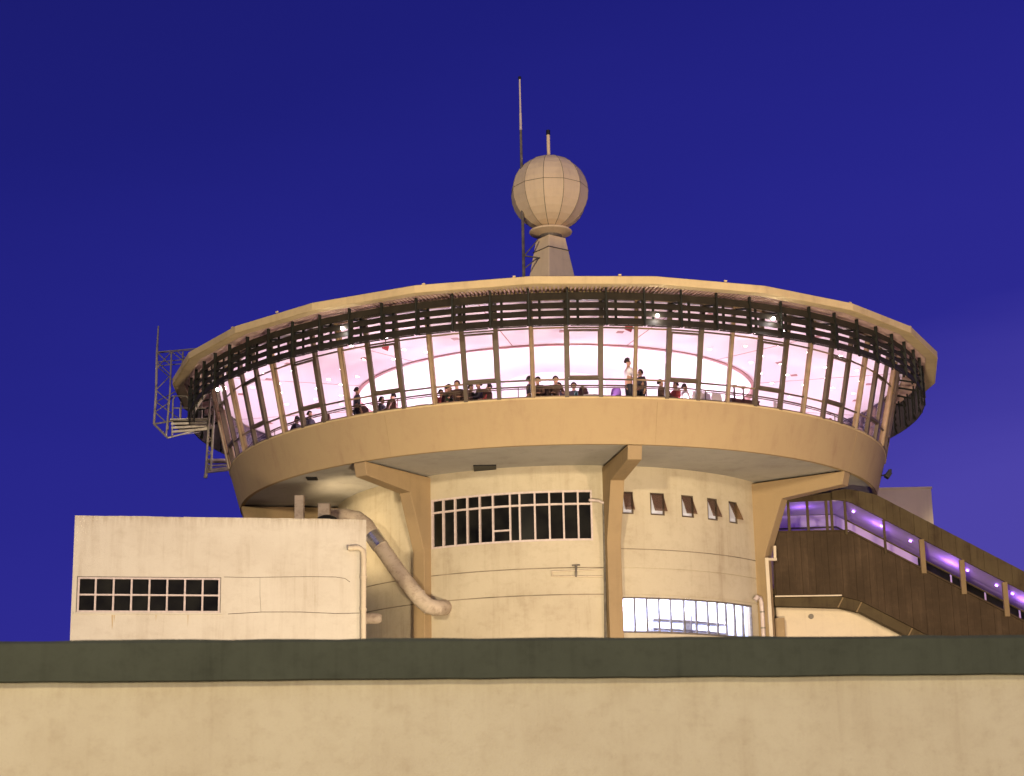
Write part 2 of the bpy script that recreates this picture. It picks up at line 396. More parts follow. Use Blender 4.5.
# --- louvre screen, 24 panels of three bays
def louv():
    def p(a,z,r=15.3): return (r*math.sin(R(a)),-r*math.cos(R(a)),z)
    m=MB()
    for i in range(3):
        for zt,zb in ((18.56,18.27),(18.20,17.96),(17.92,17.68),(17.64,17.38)):
            a0,a1=5*i+.02,5*i+4.98
            q=[p(a0,zb,15.34),p(a1,zb,15.34),p(a1,zt,15.24),p(a0,zt,15.24)]
            q2=[(x*.9985,y*.9985,z+.01) for x,y,z in q]
            m.add(q+q2,[(0,1,2,3),(7,6,5,4),(0,4,5,1),(1,5,6,2),(2,6,7,3),(3,7,4,0)])
        m.bar(p(5*i+.3,17.36,15.3),p(5*i+4.7,17.36,15.3),.05,.04)
    return m
def brk():
    m=MB(); up=(0,-1,0)
    m.bar((0,-15.30,17.36),(0,-15.30,18.70),.055,.12,up=up); m.bar((0,-15.19,17.40),(0,-15.19,18.5),.16,.05,up=up)
    m.bar((0,-15.22,18.3),(0,-14.30,18.5),.05,.07)
    q=R(1.35); m.bar((15.1*math.sin(q),-15.1*math.cos(q),17.4),(15.1*math.sin(q),-15.1*math.cos(q),18.6),.09,.05,up=up)
    return m
lp=None
for k in range(24):
    if lp is None:
        lp=louv().build('louver_screen','louver_metal',T,local=True)
        br=brk().build('bracket','bracket_black',lp,local=True); br.rotation_euler.z=0
        for i in (1,2):
            c=br.copy(); COL.objects.link(c); c.parent=lp; c.rotation_euler.z=R(5*i)
        c=lp
    else: c=copy_tree(lp,T)
    c.rotation_euler.z=R(.56+15*k)
# --- roof: 24-gon slab with fascia, ribbed soffit
RA=[11.4+15*k for k in range(24)]
b=MB(); b.lathe([(.3,19.45),(9.25,19.12),(9.25,18.80),(14.45,18.80),(15.55,18.80),(15.55,18.70),(15.92,18.66),(16.0,18.67),(16.0,18.93),(15.95,18.96),(15.7,18.96),(15.7,18.86),(.3,19.9)],RA,closed=False)
for v in b.v: v+=Vector((TX,TY,0))
roof=b.build('roof','roof_paint',T)
b=MB()
def apothem(a):  # radius of the 24-gon of circumradius 15.56 at azimuth a
    d=(a-11.4)%15-7.5; return 15.55*math.cos(R(7.5))/math.cos(R(d))
n=660
for k in range(n):
    a=360*k/n; ro=apothem(a)-.01; da=.115
    b.add([P3(14.4,a-da,18.72),P3(14.4,a+da,18.72),P3(ro,a+da,18.72),P3(ro,a-da,18.72),P3(14.4,a-da,18.79),P3(14.4,a+da,18.79),P3(ro,a+da,18.79),P3(ro,a-da,18.79)],[(0,1,2,3),(0,4,5,1),(2,6,7,3),(1,5,6,2),(3,7,4,0)])
b.build('soffit_boards','soffit_board',roof)
for a in (-49.6,-40,-17.5,-6,7,20.8,41.2,57):
    b=MB(); P=P3(15.93,a,18.965); b.box(P,(.10,.06,.05),Matrix.Rotation(R(a),3,'Z')); b.build('fascia_clip','roof_paint',roof)
# ---------------------------------------------------------------- radome
RD=thing('radome_mast',(TX,TY,19.5),'cream faceted ball radome on a square tapering pedestal above the roof','radome')
a=R(-38); pb=MB()
def sq(hw,z,rot): return [(TX+hw*math.sin(rot+PI/4+k*PI/2)*1.414,TY-hw*math.cos(rot+PI/4+k*PI/2)*1.414,z) for k in range(4)]
def frustum(mb,levels,rot):
    vs=[]; 
    for hw,z in levels: vs+=sq(hw,z,rot)
    fs=[(0,1,2,3),tuple(range(len(vs)-4,len(vs)))]
    for i in range(len(levels)-1):
        for k in range(4): fs.append((4*i+k,4*i+(k+1)%4,4*i+4+(k+1)%4,4*i+4+k))
    mb.add(vs,fs)
rot=R(37)
frustum(pb,[(1.42,18.9),(.46,25.72)],rot)
pb.build('pedestal','radome_paint',RD,bevel=.03)
pb=MB(); frustum(pb,[(.585,25.12),(.58,25.15)],rot)
pb.build('pedestal_joint','steel_dark',RD)
pb=MB(); pb.lathe([(.0,25.86),(.45,25.84),(.92,25.98),(.94,26.02),(.92,26.06),(.0,26.1)],AZ(32)); 
for v in pb.v: v+=Vector((TX,TY,0))
pb.build('base_plate','radome_paint',RD)
pb=MB(); pb.lathe([(.46,25.74),(.50,25.86)],AZ(24)); pb.lathe([(.16,26.05),(.14,26.25)],AZ(16))
for v in pb.v: v+=Vector((TX,TY,0))
pb.build('collar','steel_dark',RD)
RC=27.81; RR=1.70; ng=12
prof=[(RR*math.sin(t),RC-RR*math.cos(t)) for t in [R(8)+R(164)*i/14 for i in range(15)]]
pb=MB(); pb.lathe([(0,RC-RR)]+prof+[(0,RC+RR)],AZ(ng,-25+15))
for v in pb.v: v+=Vector((TX,TY,0))
ball=pb.build('radome_ball','radome_paint',RD,recalc=True)
pb=MB()
for k in range(ng):
    a=-10+30*k; pb.tube([(TX+(r+.004)*math.sin(R(a)),TY-(r+.004)*math.cos(R(a)),z) for r,z in prof],.011,4)
for zz in (RC+.12,):
    rr=math.sqrt(RR*RR-(zz-RC)**2)
    pb.tube([(TX+(rr+.002)*math.sin(R(a)),TY-(rr+.002)*math.cos(R(a)),zz) for a in [-10+30*k for k in range(13)]],.010,4)
pb.build('seam','seam_dark',ball)
pb=MB(); pb.tube([(TX,TY,RC+RR-.05),(TX,TY,30.55)],.075,10); pb.build('tip_rod','radome_paint',RD,smooth=True)
pb=MB(); pb.tube([(TX,TY,30.55),(TX,TY,30.78)],.09,10); pb.build('beacon','black',RD)
# whip mast
MX=.60; MY=74.6
WM=thing('whip_antenna',(MX,MY,19.2),'tall thin whip antenna pole standing left of the ball radome','antenna')
pb=MB(); pb.tube([(MX,MY,19.0),(MX,MY,28.5),(MX,MY,31.0)],[.07,.065,.055],8); pb.build('pole','steel_dark',WM)
pb=MB(); pb.tube([(MX,MY,30.6),(MX,MY,31.4),(MX,MY,31.45),(MX,MY,33.0)],[.06,.055,.042,.038],8); pb.build('whip','white_frame',WM)
pb=MB(); pb.tube([(MX,MY,33.0),(MX,MY,33.12)],.07,8); pb.build('tip_cap','black',WM)
pb=MB(); pb.bar((MX,MY,24.8),(MX+.72,MY+.2,24.75),.05); pb.bar((MX,MY,24.75),(MX+.65,MY+.2,25.6),.05); pb.bar((MX,MY,24.2),(MX+.6,MY+.2,24.75),.05); pb.build('bracket','steel_dark',WM)
# ---------------------------------------------------------------- maintenance gantry left
GT=thing('maintenance_gantry',(-12.6,74,15.3),'pale steel lattice cradle with railed platform hung beside the left end of the restaurant','gantry')
def W(x,y,Y=74): return atY(x,y,Y)
tr=MB()
YA,YB=73.6,75.0
def tb_(p,q,r=.045,Y0=YA,Y1=None): tr.tube([W(p[0],p[1],Y0),W(q[0],q[1],Y1 or Y0)],r,6)
tr.tube([W(158.5,326),W(157,352),W(156,395),W(154,424)],[.035,.055,.055,.055],8)
for xa in (183,):
    tr.tube([W(xa,352,YB),W(181.5,392,YB),W(180,432,YB)],.042,8)
    tr.tube([W(171.5,352,YA),W(170,392,YA),W(166,437,YA)],.042,8)
for y0 in (352,362,366):
    tr.tube([W(157,y0,74),W(212,y0-5,YA)],.022,6)
tr.tube([W(157,353,74),W(205,349,YB)],.022,6)
zz=[(157,362),(171,375),(156,390),(170,402),(155,412),(168,424)]
for i in range(len(zz)-1): tr.tube([W(*zz[i],74),W(*zz[i+1],YA)],.023,6)
z2=[(157,366),(182,388),(156,402),(181,420),(155,424)]
for i in range(len(z2)-1): tr.tube([W(*z2[i],74),W(*z2[i+1],YB)],.022,6)
for p,q in (((157,352),(171,366)),((171,352),(157,368)),((172,352),(190,366)),((178,352),(196,366))): tr.tube([W(*p,74),W(*q,YA)],.023,6)
tr.tube([W(154,424),W(168,438,YA)],.05,6); tr.tube([W(154,424),W(172,421,YA)],.04,6)
tr.build('lattice_truss','steel',GT)
tr=MB(); rp=[(172,437),(173,400),(175,396),(186,396),(188.5,399),(188.5,418)]
tr.tube([W(x,y,YA) for x,y in rp],.035,8); tr.tube([W(172,408,YA),W(206,408,YA)],.028,6)
tr.tube([W(180,408,YA),W(180,419,YA)],.025,6); tr.build('guard_rail','steel',GT); tr=MB(); tr.tube([W(x,y,YB) for x,y in [(202,424),(201.5,400),(204,397),(212,397)]],.035,8); tr.build('guard_rail','steel',GT); tr=MB()
tr.tube([W(168,430,YB),W(168,402,YB),W(173,396,YA)],.035,6)
tr.build('guard_rail','steel',GT)
pl=MB(); P0=W(171,419,YA); 
for i in range(4):
    Pa=W(171+.3*i,420+i*4.0,YA); Pb=W(209,420+i*3.0,YA); 
    pl.bar(Pa,Pb,.12,.09)
pl.prism([(0,0),(1.52,0),(1.52,.05),(0,.05)],(P0.x,YA-.2,P0.z-.08),(1,0,0),(0,0,1),(0,1.9,0))
pl.bar(W(168,438,YA),W(209,427,YA),.05,.05); pl.bar(W(168,437,YA),W(200,432,YB),.03,.03)
pl.build('platform','steel',GT)
tr=MB()
for x0,x1 in ((212,205.5),(216,211)):
    tr.tube([W(x0,371,73.4),W(x1,476 if x0<214 else 470,73.4)],.05,6)
for i in range(15):
    t=i/14; xx=212-6.5*t; yy=375+95*t; tr.tube([W(xx,yy,73.4),W(xx+4.2,yy+3*(1 if i%2 else -1),73.4)],.026,5)
tr.tube([W(206,474,73.4),W(205.4,478,73.4)],.08,6)
tr.build('ladder','steel_dark',GT)
tr=MB()
for dy in (0,5,10):
    tr=MB(); tr.tube([W(207,461+dy,73.4),W(237-dy*.3,461+dy*.7,75)],.10 if dy!=5 else .05,8); tr.build('lower_arm','steel_dark',GT)
tr=MB(); tr.tube([W(188,419,YA),W(206,393,YA),W(213,387,YA)],.08,8); tr.build('brace','steel',GT)
# ---------------------------------------------------------------- annex
A0=atz(75,516.2,11.2); A1=atz(366.3,520.3,11.2); ud=Vector((A1.x-A0.x,A1.y-A0.y,0)); AL=ud.length; ud.normalize(); nb=Vector((-ud.y,ud.x,0))
if nb.y<0: nb=-nb
AN=thing('annex_building',(A0.x,A0.y,GZ),'low cream box building with a two-row strip of dark windows left of the shaft','building')
def onA(x,y):
    r=ray(x,y); t=nb.dot(A0)/nb.dot(r); P=r*t; return (P-A0).dot(ud),P.z
AT=11.2
wu0,wz1=onA(78,577); wu1,_=onA(220.5,578.2); _,wz0=onA(150,612.6)
def A(u,v,z): return Vector((A0.x,A0.y,0))+ud*u+nb*v+Vector((0,0,z))
an=MB()
us=[0,wu0,wu1,AL]; zz=[GZ,wz0,wz1,AT]
for i in range(3):
    for j in range(3):
        if i==1 and j==1: continue
        an.add([A(us[i],0,zz[j]),A(us[i+1],0,zz[j]),A(us[i+1],0,zz[j+1]),A(us[i],0,zz[j+1])],[(0,1,2,3)])
DP=7.0
an.add([A(0,0,GZ),A(0,0,AT),A(0,DP,AT),A(0,DP,GZ)],[(0,1,2,3)]); an.add([A(AL,0,GZ),A(AL,0,AT),A(AL,DP-1.2,AT),A(AL,DP-1.2,GZ)],[(0,1,2,3)])
an.add([A(0,DP,GZ),A(0,DP,AT),A(AL,DP-1.2,AT),A(AL,DP-1.2,GZ)],[(0,1,2,3)])
an.add([A(0,0,AT),A(AL,0,AT),A(AL,DP-1.2,AT),A(0,DP,AT)],[(0,1,2,3)])
for u in (wu0,wu1): an.add([A(u,0,wz0),A(u,.2,wz0),A(u,.2,wz1),A(u,0,wz1)],[(0,1,2,3)])
for z in (wz0,wz1): an.add([A(wu0,0,z),A(wu1,0,z),A(wu1,.2,z),A(wu0,.2,z)],[(0,1,2,3)])
ano=an.build('wall','annex_paint',AN,recalc=False)
rc=MB()
px=0
while px<AL-.3:                                   # uneven mortar lip along the roof edge
    l=random.uniform(.25,.8); l=min(l,AL-px-.01); h=random.uniform(.03,.045); rc.prism([(0,0),(l,0),(l,h*random.uniform(.8,1.1)),(0,h)],A(px,-.02,AT-.012),ud,(0,0,1),nb*.22); px+=l
rc.build('roof_edge','annex_paint',AN)
fr=MB(); pn=MB(); n=8
for i in range(n+1): u=wu0+(wu1-wu0)*i/n; u=min(max(u,wu0+.035),wu1-.035); fr.bar(A(u,.03,wz0),A(u,.03,wz1),.06,.08,up=nb)
for z in (wz0+.035,(wz0+wz1)/2+.0,wz1-.03): fr.bar(A(wu0,.03,z),A(wu1,.03,z),.09,.055)
fro=fr.build('window','white_frame',AN)
for i in range(n):
    for z0,z1 in ((wz0+.06,(wz0+wz1)/2-.04),((wz0+wz1)/2+.04,wz1-.06)):
        a,b=wu0+(wu1-wu0)*i/n+.04,wu0+(wu1-wu0)*(i+1)/n-.04
        pn.add([A(a,.09,z0),A(b,.09,z0),A(b,.09,z1),A(a,.09,z1)],[(0,1,2,3)])
pn.build('pane','dark_glass',fro,recalc=False)
si=MB(); si.prism([(0,0),(wu1-wu0+.2,0),(wu1-wu0+.2,.06),(0,.06)],A(wu0-.1,-.05,wz0-.06),ud,(0,0,1),nb*.1); si.build('sill','annex_paint',fro)
for xs,y0_,y1_,ws in ((112.5,615,630,.035),(114.5,615,623,.02),(156,615,622,.02),(188,615,627,.018)):
    u_,za=onA(xs,y0_); _,zb_=onA(xs,y1_); q=MB(); q.add([A(u_-ws,-.003,za),A(u_+ws,-.003,za),A(u_+ws*.5,-.003,zb_+.1),A(u_,-.003,zb_),A(u_-ws*.4,-.003,zb_+.15)],[(0,1,2,3,4)]); q.build('rust_run','rust',ano,recalc=False)
gk=MB()
for z in (wz0-.012,wz1+.012): gk.bar(A(wu0-.025,-.004,z),A(wu1+.025,-.004,z),.03,.022)
for u in (wu0-.012,wu1+.012): gk.bar(A(u,-.004,wz0),A(u,-.004,wz1),.022,.03,up=nb)
gk.build('gasket','steel_dark',fro)
# construction joints / hairline cracks in the render
cr_=MB()
def crack(pts,w_=.012):
    q=[onA(*p) for p in pts]; cr_.tube([A(u,-.002,z) for u,z in q],w_,4)
crack([(224,577),(250,577.5),(280,577),(310,576.6),(336,577),(345,578.5),(350,582)],.010); crack([(228,614),(262,612),(300,612),(336,613.5),(360,613)],.012); crack([(260,578),(260,596),(261,612)],.005)
cr_.build('render_crack','steel_dark',ano)
# downpipe
u0,z0=onA(349,549); u1,_=onA(363,600)
dpp=MB(); dpp.tube([A(u0-.05,-.16,z0),A(u0+.28,-.17,z0+.02),A(u1-.1,-.17,z0-.02),A(u1-.02,-.17,z0-.1),A(u1,-.17,z0-.3),A(u1,-.17,GZ)],.095,12)
pipe=thing('drain_pipe',tuple(A(u1,-.17,GZ)),'cream downpipe with a gooseneck top on the right end of the annex front','pipe','drain pipes')
dpp.build('pipe','pipe_paint',pipe,smooth=True)
cl=MB()
for z in (z0-1.0,onA(363,610)[1],5.5,3): cl.tube([A(u1,-.17,z-.04),A(u1,-.17,z+.04)],.115,12)
cl.build('pipe_clamp','pipe_paint',pipe)
# vents on the annex roof
for (xa,xb,yt) in ((295,304,497),(318.5,330,505)):
    PA=atY(xa,521,66.5); PB=atY(xb,521,66.5); zt=atY(xa,yt,66.5).z
    v=thing('roof_vent',(PA.x,66.5,AT),'narrow pale upright vent on the annex roof, the taller left one' if xa<300 else 'short pale square vent box on the annex roof beside the duct','vent')
    q=MB(); q.box(((PA.x+PB.x)/2,66.5,(AT+zt)/2),(PB.x-PA.x,.45,zt-AT)); q.build('casing','duct_paint',v,bevel=.02)
    q=MB(); q.box(((PA.x+PB.x)/2,66.5,zt+.012),(PB.x-PA.x+.02,.47,.02)); q.build('cap','duct_paint',v)
PA=atY(327,519,66); dm=thing('fan_cowl',(PA.x,66,AT),'black domed fan cowl behind the annex roof edge at the duct mouth','fan cowl')
q=MB(); q.lathe([(.5,AT),(.5,11.55),(.46,11.8),(.33,11.97),(.15,12.05),(0,12.07)],AZ(24)); 
for v_ in q.v: v_+=Vector((PA.x,66,0))
q.build('dome','black',dm,smooth=True); q=MB(); q.lathe([(.56,AT+.05),(.56,AT+.15)],AZ(24)); 
for v_ in q.v: v_+=Vector((PA.x,66,0))
q.build('rim','steel_dark',dm)
# ---------------------------------------------------------------- ducts
dp=[atY(330,516,67.5),atY(346,516.5,67.5),atY(358,519,67.4),atY(366,525,67.2),atY(371,533,67.1),atY(400,574,66.5),atY(421,600,66.1),atY(428,606,66.0),atY(436,608,66.2),cyl(446,607.5,9.1)]
D1=thing('exhaust_duct',tuple(dp[0]),'long stained elbow duct running down from the annex roof to the shaft wall','duct')
q=MB(); q.tube(dp,.29,18); q.build('duct_run','duct_paint',D1,smooth=True)
q=MB()
for t_ in ((371,533),(381,547)): P=atY(*t_,67.1-.0); 
d=(dp[5]-dp[4]).normalized(); f0=dp[4]+d*.1; f1=dp[4]+d*.72
q.tube([f0,f1],.315,18); q.build('foil_wrap','foil',D1,smooth=True)
for P,dd in ((dp[1],Vector((1,0,0))),(f0,d),(f1,d),(dp[4]+d*1.7,d),(dp[6]-d*.2,d),(dp[7],(dp[8]-dp[6]).normalized())): q=MB(); q.tube([P-dd*.02,P+dd*.02],.305,18); q.build('duct_ring','duct_paint',D1)
D2=thing('stub_duct',tuple(atY(364,619,66)),'short stained round duct stub poking out behind the annex at its lower right','duct')
q=MB(); q.tube([atY(352,618.5,66),atY(378,618.5,66),atY(381.5,618.5,66)],[.2,.2,.13],14); q.build('stub','duct_paint',D2,smooth=True)
# ---------------------------------------------------------------- wall services on the shaft
def onW(x,y,r=9.28): return cyl(x,y,r)
sp=thing('wall_pipework',tuple(onW(552,573)),'thin horizontal pipes with a valve on the shaft wall below the ribbon window','pipework')
q=MB(); q.tube([onW(552,571),onW(552,576),onW(575,576.3),onW(603,576.5)],.03,6); q.tube([onW(552,571.5),onW(576,570.5),onW(603,569)],.025,6); q.build('pipe','pipe_paint',sp)
q=MB(); q.tube([onW(576,577),onW(576,565)],.045,8); q.tube([onW(572,565.5),onW(580,565)],.03,6); q.build('valve','steel_dark',sp)
cd=thing('wall_conduit',tuple(onW(605,640)),'dark vertical conduit with a pale bent arm in the corner by the ribbon window','conduit')
q=MB(); q.tube([onW(605.5,640),onW(604.8,560),onW(603.5,503)],.045,8); q.build('conduit','steel_dark',cd)
q=MB(); q.tube([onW(603.5,503,9.32),onW(598,500.5,9.34),onW(589,500,9.4)],.05,8); q.build('arm','white_frame',cd)
gp=thing('drain_pipe',tuple(onW(762,640)),'pale gooseneck downpipe at the right end of the lit blue-white window','pipe','drain pipes')
q=MB(); q.tube([onW(755,600,9.35),onW(757,597,9.4),onW(760,598,9.4),onW(761.5,603,9.4),onW(762.5,615,9.4),onW(764,645,9.4)],.085,10); q.build('pipe','white_frame',gp,smooth=True)
q=MB()
for y in (612,628): q.tube([onW(762.3+(y-612)*.05,y-.8,9.4),onW(762.4+(y-612)*.05,y+.8,9.4)],.1,10)
q.build('pipe_clamp','steel',gp)
# ---------------------------------------------------------------- security lamp on the bowl
sc_=thing('security_camera',tuple(P3(13.2,79,14.35)),'small black bracket camera on the right side of the bowl','camera')
P=Vector(P3(13.25,78,14.4)); q=MB(); q.tube([P,P+Vector((.18,-.1,.0)),P+Vector((.34,-.1,.05))],.03,6); q.build('bracket','black',sc_)
q=MB(); q.box(P+Vector((.36,-.15,.0)),(.2,.34,.26),Matrix.Rotation(R(35),3,'Y')); q.box(P+Vector((.44,-.2,.16)),(.12,.2,.12)); q.build('housing','black',sc_,bevel=.02)
# ---------------------------------------------------------------- stair corridor on the right
YC=70.0; DC=3.0
ST=thing('stair_corridor',(10,YC,GZ),'dark brown plank-clad covered stair sloping down to the right, lit violet inside','stair corridor')
def sl(x,x0,z0,k=-.561): return z0+k*(x-x0)
XE=33
# lower plank wall
low_top=[(10.05,11.78),(12.96,11.77),(XE,sl(XE,12.96,11.77))]
low_bot=[(9.98,9.25),(12.53,9.24),(13.29,9.04),(XE,sl(XE,13.29,9.04,-.552))]
def interp(pts,x):
    for (a,b),(c,d_) in zip(pts,pts[1:]):
        if a<=x<=c: return b+(d_-b)*(x-a)/(c-a)
    return pts[-1][1]
def planks(name,top,bot,x0,x1,y,mat,th=.1,pw=.26):
    m=MB(); x=x0; i=0
    while x<x1-.02:
        xe=min(x+pw,x1); off=.0 if i%2 else .014
        zt0,zt1=interp(top,x),interp(top,xe); zb0,zb1=interp(bot,x),interp(bot,xe)
        m.add([(x,y-off,zb0),(xe-.007,y-off,zb1),(xe-.007,y-off,zt1),(x,y-off,zt0),(x,y+th,zb0),(xe-.007,y+th,zb1),(xe-.007,y+th,zt1),(x,y+th,zt0)],[(0,1,2,3),(7,6,5,4),(0,4,5,1),(2,6,7,3),(1,5,6,2),(0,3,7,4)])
        x=xe; i+=1
    return m
planks('w',low_top,low_bot,10.05,XE,YC,'board').build('plank_wall','plank_paint',ST,recalc=True)
m=MB(); m.prism([(x,z-.01) for x,z in low_top]+[(x,z+.01) for x,z in low_bot[::-1]],(0,YC+.105,0),(1,0,0),(0,0,1),(0,.06,0)); m.build('wall_backing','plank_paint',ST)
# roof band
bt=[(10.3,13.05),(13.0,13.42),(14.1,13.18),(XE,sl(XE,14.1,13.18,-.567))]
bb=[(10.3,12.93),(12.45,13.0),(13.05,12.92),(XE,sl(XE,13.05,12.92,-.562))]
planks('b',bt,bb,12.4,XE,YC-.12,'board').build('roof_band','board_paint',ST)
m=MB(); m.prism([(10.0,12.95),(12.42,12.99),(13.0,13.40),(10.3,13.02)],(0,YC-.02,0),(1,0,0),(0,0,1),(0,.1,0)); m.build('landing_fascia','board_paint',ST)
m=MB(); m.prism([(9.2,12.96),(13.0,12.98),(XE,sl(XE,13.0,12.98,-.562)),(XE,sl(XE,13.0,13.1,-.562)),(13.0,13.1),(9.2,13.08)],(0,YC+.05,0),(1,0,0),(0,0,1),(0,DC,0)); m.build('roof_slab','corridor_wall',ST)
# floor slab, back wall
m=MB(); m.prism([(9.2,9.4),(12.6,9.4),(XE,sl(XE,12.6,9.4,-.552)),(XE,sl(XE,12.6,9.6,-.552)),(12.6,9.6),(9.2,9.6)],(0,YC+.17,0),(1,0,0),(0,0,1),(0,DC-.2,0)); m.build('floor_slab','board_paint',ST)
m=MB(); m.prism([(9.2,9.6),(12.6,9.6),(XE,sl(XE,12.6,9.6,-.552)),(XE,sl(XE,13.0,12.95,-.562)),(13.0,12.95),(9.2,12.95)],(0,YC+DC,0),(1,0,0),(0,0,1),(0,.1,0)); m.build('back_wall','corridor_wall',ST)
m=MB()
x=16.25
while x<30:                                   # dark window openings on the far side of the stair
    z=1.043*interp(low_top,x/1.043); z2=1.043*interp(low_top,(x+1.25)/1.043); m.add([(x,YC+DC-.02,z-.7),(x+1.25,YC+DC-.02,z2-.7),(x+1.25,YC+DC-.02,z2+.62),(x,YC+DC-.02,z+.62)],[(0,1,2,3)]); x+=1.32
m.build('back_window','dark_glass',ST)
m=MB(); m.tube([(10,YC+DC-.3,12.35),(13,YC+DC-.3,12.4),(XE,YC+DC-.3,sl(XE,13,12.4))],.04,6); m.tube([(13,YC+.5,12.3),(XE,YC+.5,sl(XE,13,12.3))],.03,6); m.build('handrail','board_paint',ST)
# trim under the wall
m=MB(); m.prism([(x,z) for x,z in low_bot]+[(x,z-.42+(0 if x>11 else .1)) for x,z in low_bot[::-1]],(0,YC+.12,0),(1,0,0),(0,0,1),(0,.5,0)); m.build('soffit_beam','board_paint',ST)
m=MB(); m.bar((9.98,YC-.05,9.27),(12.55,YC-.05,9.26),.05,.05); m.build('edge_rail','pipe_paint',ST); m=MB()
for x in (12.62,13.32,15.2): z=interp(low_bot,x); m.bar((x,YC+.09,z-.02),(x-.22,YC+.09,z-.40),.05,.05)
m.build('drip_rail','post_paint',ST)
m=MB(); m.bar((13.0,YC-.03,interp(low_top,13.0)+.02),(XE,YC-.03,interp(low_top,XE)+.02),.10,.07); m.bar((10.05,YC-.03,11.79),(13.0,YC-.03,11.79),.08,.05); m.build('sill_rail','plank_paint',ST)
for x_,wd in ((848,0),(886,0),(922.5,1),(961,1),(1002,1)):
    X=atY(x_,560,YC).x; z0=interp(low_top,X)-.15; z1=interp(bb,X)-.02
    q=MB(); q.bar((X,YC-.06,z0),(X,YC-.06,z1),.19 if wd else .09,.16 if wd else .09,up=(0,1,0)); q.build('post','post_paint' if wd else 'board_paint',ST)
for X in (21.4,23.4,25.4,27.4,29.4,31.4):
    q=MB(); q.bar((X,YC-.06,interp(low_top,X)-.15),(X,YC-.06,interp(bb,X)-.02),.19,.16,up=(0,1,0)); q.build('post','post_paint',ST)
for x_ in (789,808,827,832): 
    X=atY(x_,520,YC).x; q=MB(); q.bar((X,YC+.02,11.78),(X,YC+.02,12.97),.10,.08,up=(0,1,0)); q.build('mullion','board_paint',ST)
q=MB(); q.add([(10.1,YC+.03,11.82),(12.9,YC+.03,11.82),(12.9,YC+.03,12.96),(10.1,YC+.03,12.96)],[(0,1,2,3)]); q.build('pane','clear_glass',ST,recalc=False)
for x_,y_ in ((853,506),(881,521.5),(910,536),(967,565),(996,579.5),(1012,588)):
    X=atY(x_,y_,YC+.9).x; z=sl(X,13.0,12.98,-.562)-.07; q=MB(); q.box((X,YC+.9,z),(.10,.10,.06),Matrix.Rotation(R(29),3,'Y')); q.build('ceiling_lamp','tube_violet',ST)
# small cream white handrail corner by fin C
cn=thing('rail_bracket',tuple(atY(770,637,69.4)),'pale angled post and bracket where the plank stair meets the shaft','post')
q=MB(); q.bar(atY(766.5,558,69.3),atY(771.5,640,69.3),.13,.13); q.build('post','pipe_paint',cn); q=MB(); q.bar(atY(766,559.5,69.3),atY(776,559.5,69.5),.13,.1); q.bar(atY(775,560,69.5),atY(774.6,546,69.5),.1,.1); q.build('bracket','pipe_paint',cn)
# cream building below the corridor
LB=thing('lower_building',(10.4,71.2,GZ),'cream rendered wall under the plank stair with one round vent hole','building')
low=[(10.15,GZ),(29,GZ),(29,sl(29,13.3,8.82,-.552)),(13.3,8.82),(12.55,9.02),(10.15,9.02)]
q=MB(); q.prism(low,(0,71.0,0),(1,0,0),(0,0,1),(0,2.2,0)); q.build('wall','block_paint',LB)
q=MB(); PV=atY(811,616.5,70.99); q.tube([(PV.x,71.02,PV.z),(PV.x,70.93,PV.z)],.10,14); q.build('vent_hole','steel_dark',LB)
q=MB(); q.box(((atY(774,620,70.7).x+atY(784,620,70.7).x)/2,70.72,3.45),(.36,.5,10.1)); q.build('pilaster','fin_paint',LB)
# building behind on the right
RB=thing('rear_block',(18,92,GZ),'pale plain flat-topped block rising behind the stair roof beside the bowl','building')
c0=atY(931,488.5,90); c1=atY(880,492,90)
q=MB(); q.prism([(c1.x-3,GZ),(c0.x+.0,GZ),(c0.x,c0.z),(c1.x-3,c0.z)],(0,90,0),(1,0,0),(0,0,1),(.6,6,0)); q.build('wall','block_paint',RB)
q=MB(); q.prism([(c1.x-3.05,c0.z),(c0.x+.05,c0.z),(c0.x+.05,c0.z+.09),(c1.x-3.05,c0.z+.09)],(0,89.95,0),(1,0,0),(0,0,1),(.6,6.1,0)); q.build('parapet','block_paint',RB)
# ---------------------------------------------------------------- foreground parapet wall
ZW=1.80; w0=atz(0,640.5,ZW); w1=atz(1024,634.5,ZW); wd=Vector((w1.x-w0.x,w1.y-w0.y,0)).normalized(); wn=Vector((-wd.y,wd.x,0))
if wn.y<0: wn=-wn
def onF(x,y):
    r=ray(x,y); t=wn.dot(w0)/wn.dot(r); return r*t
zb=onF(512,677.5).z; LW=46
FW=thing('parapet_wall',(w0.x-18,w0.y,GZ),'long cream rendered wall with a dark green coping across the foreground','wall')
cx=w0-wd*18; cx.z=0
q=MB(); nseg=150
vs=[];fs=[]
for i in range(nseg+1):
    p=cx+wd*(LW*i/nseg); j=random.uniform(-.006,.006); j2=random.uniform(-.004,.004)
    for v,z in ((0,zb+j2),(-.006,ZW-.03),(.03,ZW+j),(.5,ZW+j),(.5,zb)): P=p+wn*v; vs.append((P.x,P.y,z))
for i in range(nseg):
    for k in range(5): fs.append((i*5+k,(i+1)*5+k,(i+1)*5+(k+1)%5,i*5+(k+1)%5))
q.add(vs,fs); q.build('coping','coping_paint',FW,smooth=True)
q=MB(); q.prism([(0,GZ),(LW,GZ),(LW,zb+.004),(0,zb+.004)],cx+wn*.10,wd,(0,0,1),wn*.38); q.build('wall_face','wall_paint',FW)
# ---------------------------------------------------------------- interior things
FZ=14.84
def polar(a,r,z=FZ): return Vector(P3(r,a,z))
def at_px(x,r): return az(cyl(x,395,r))
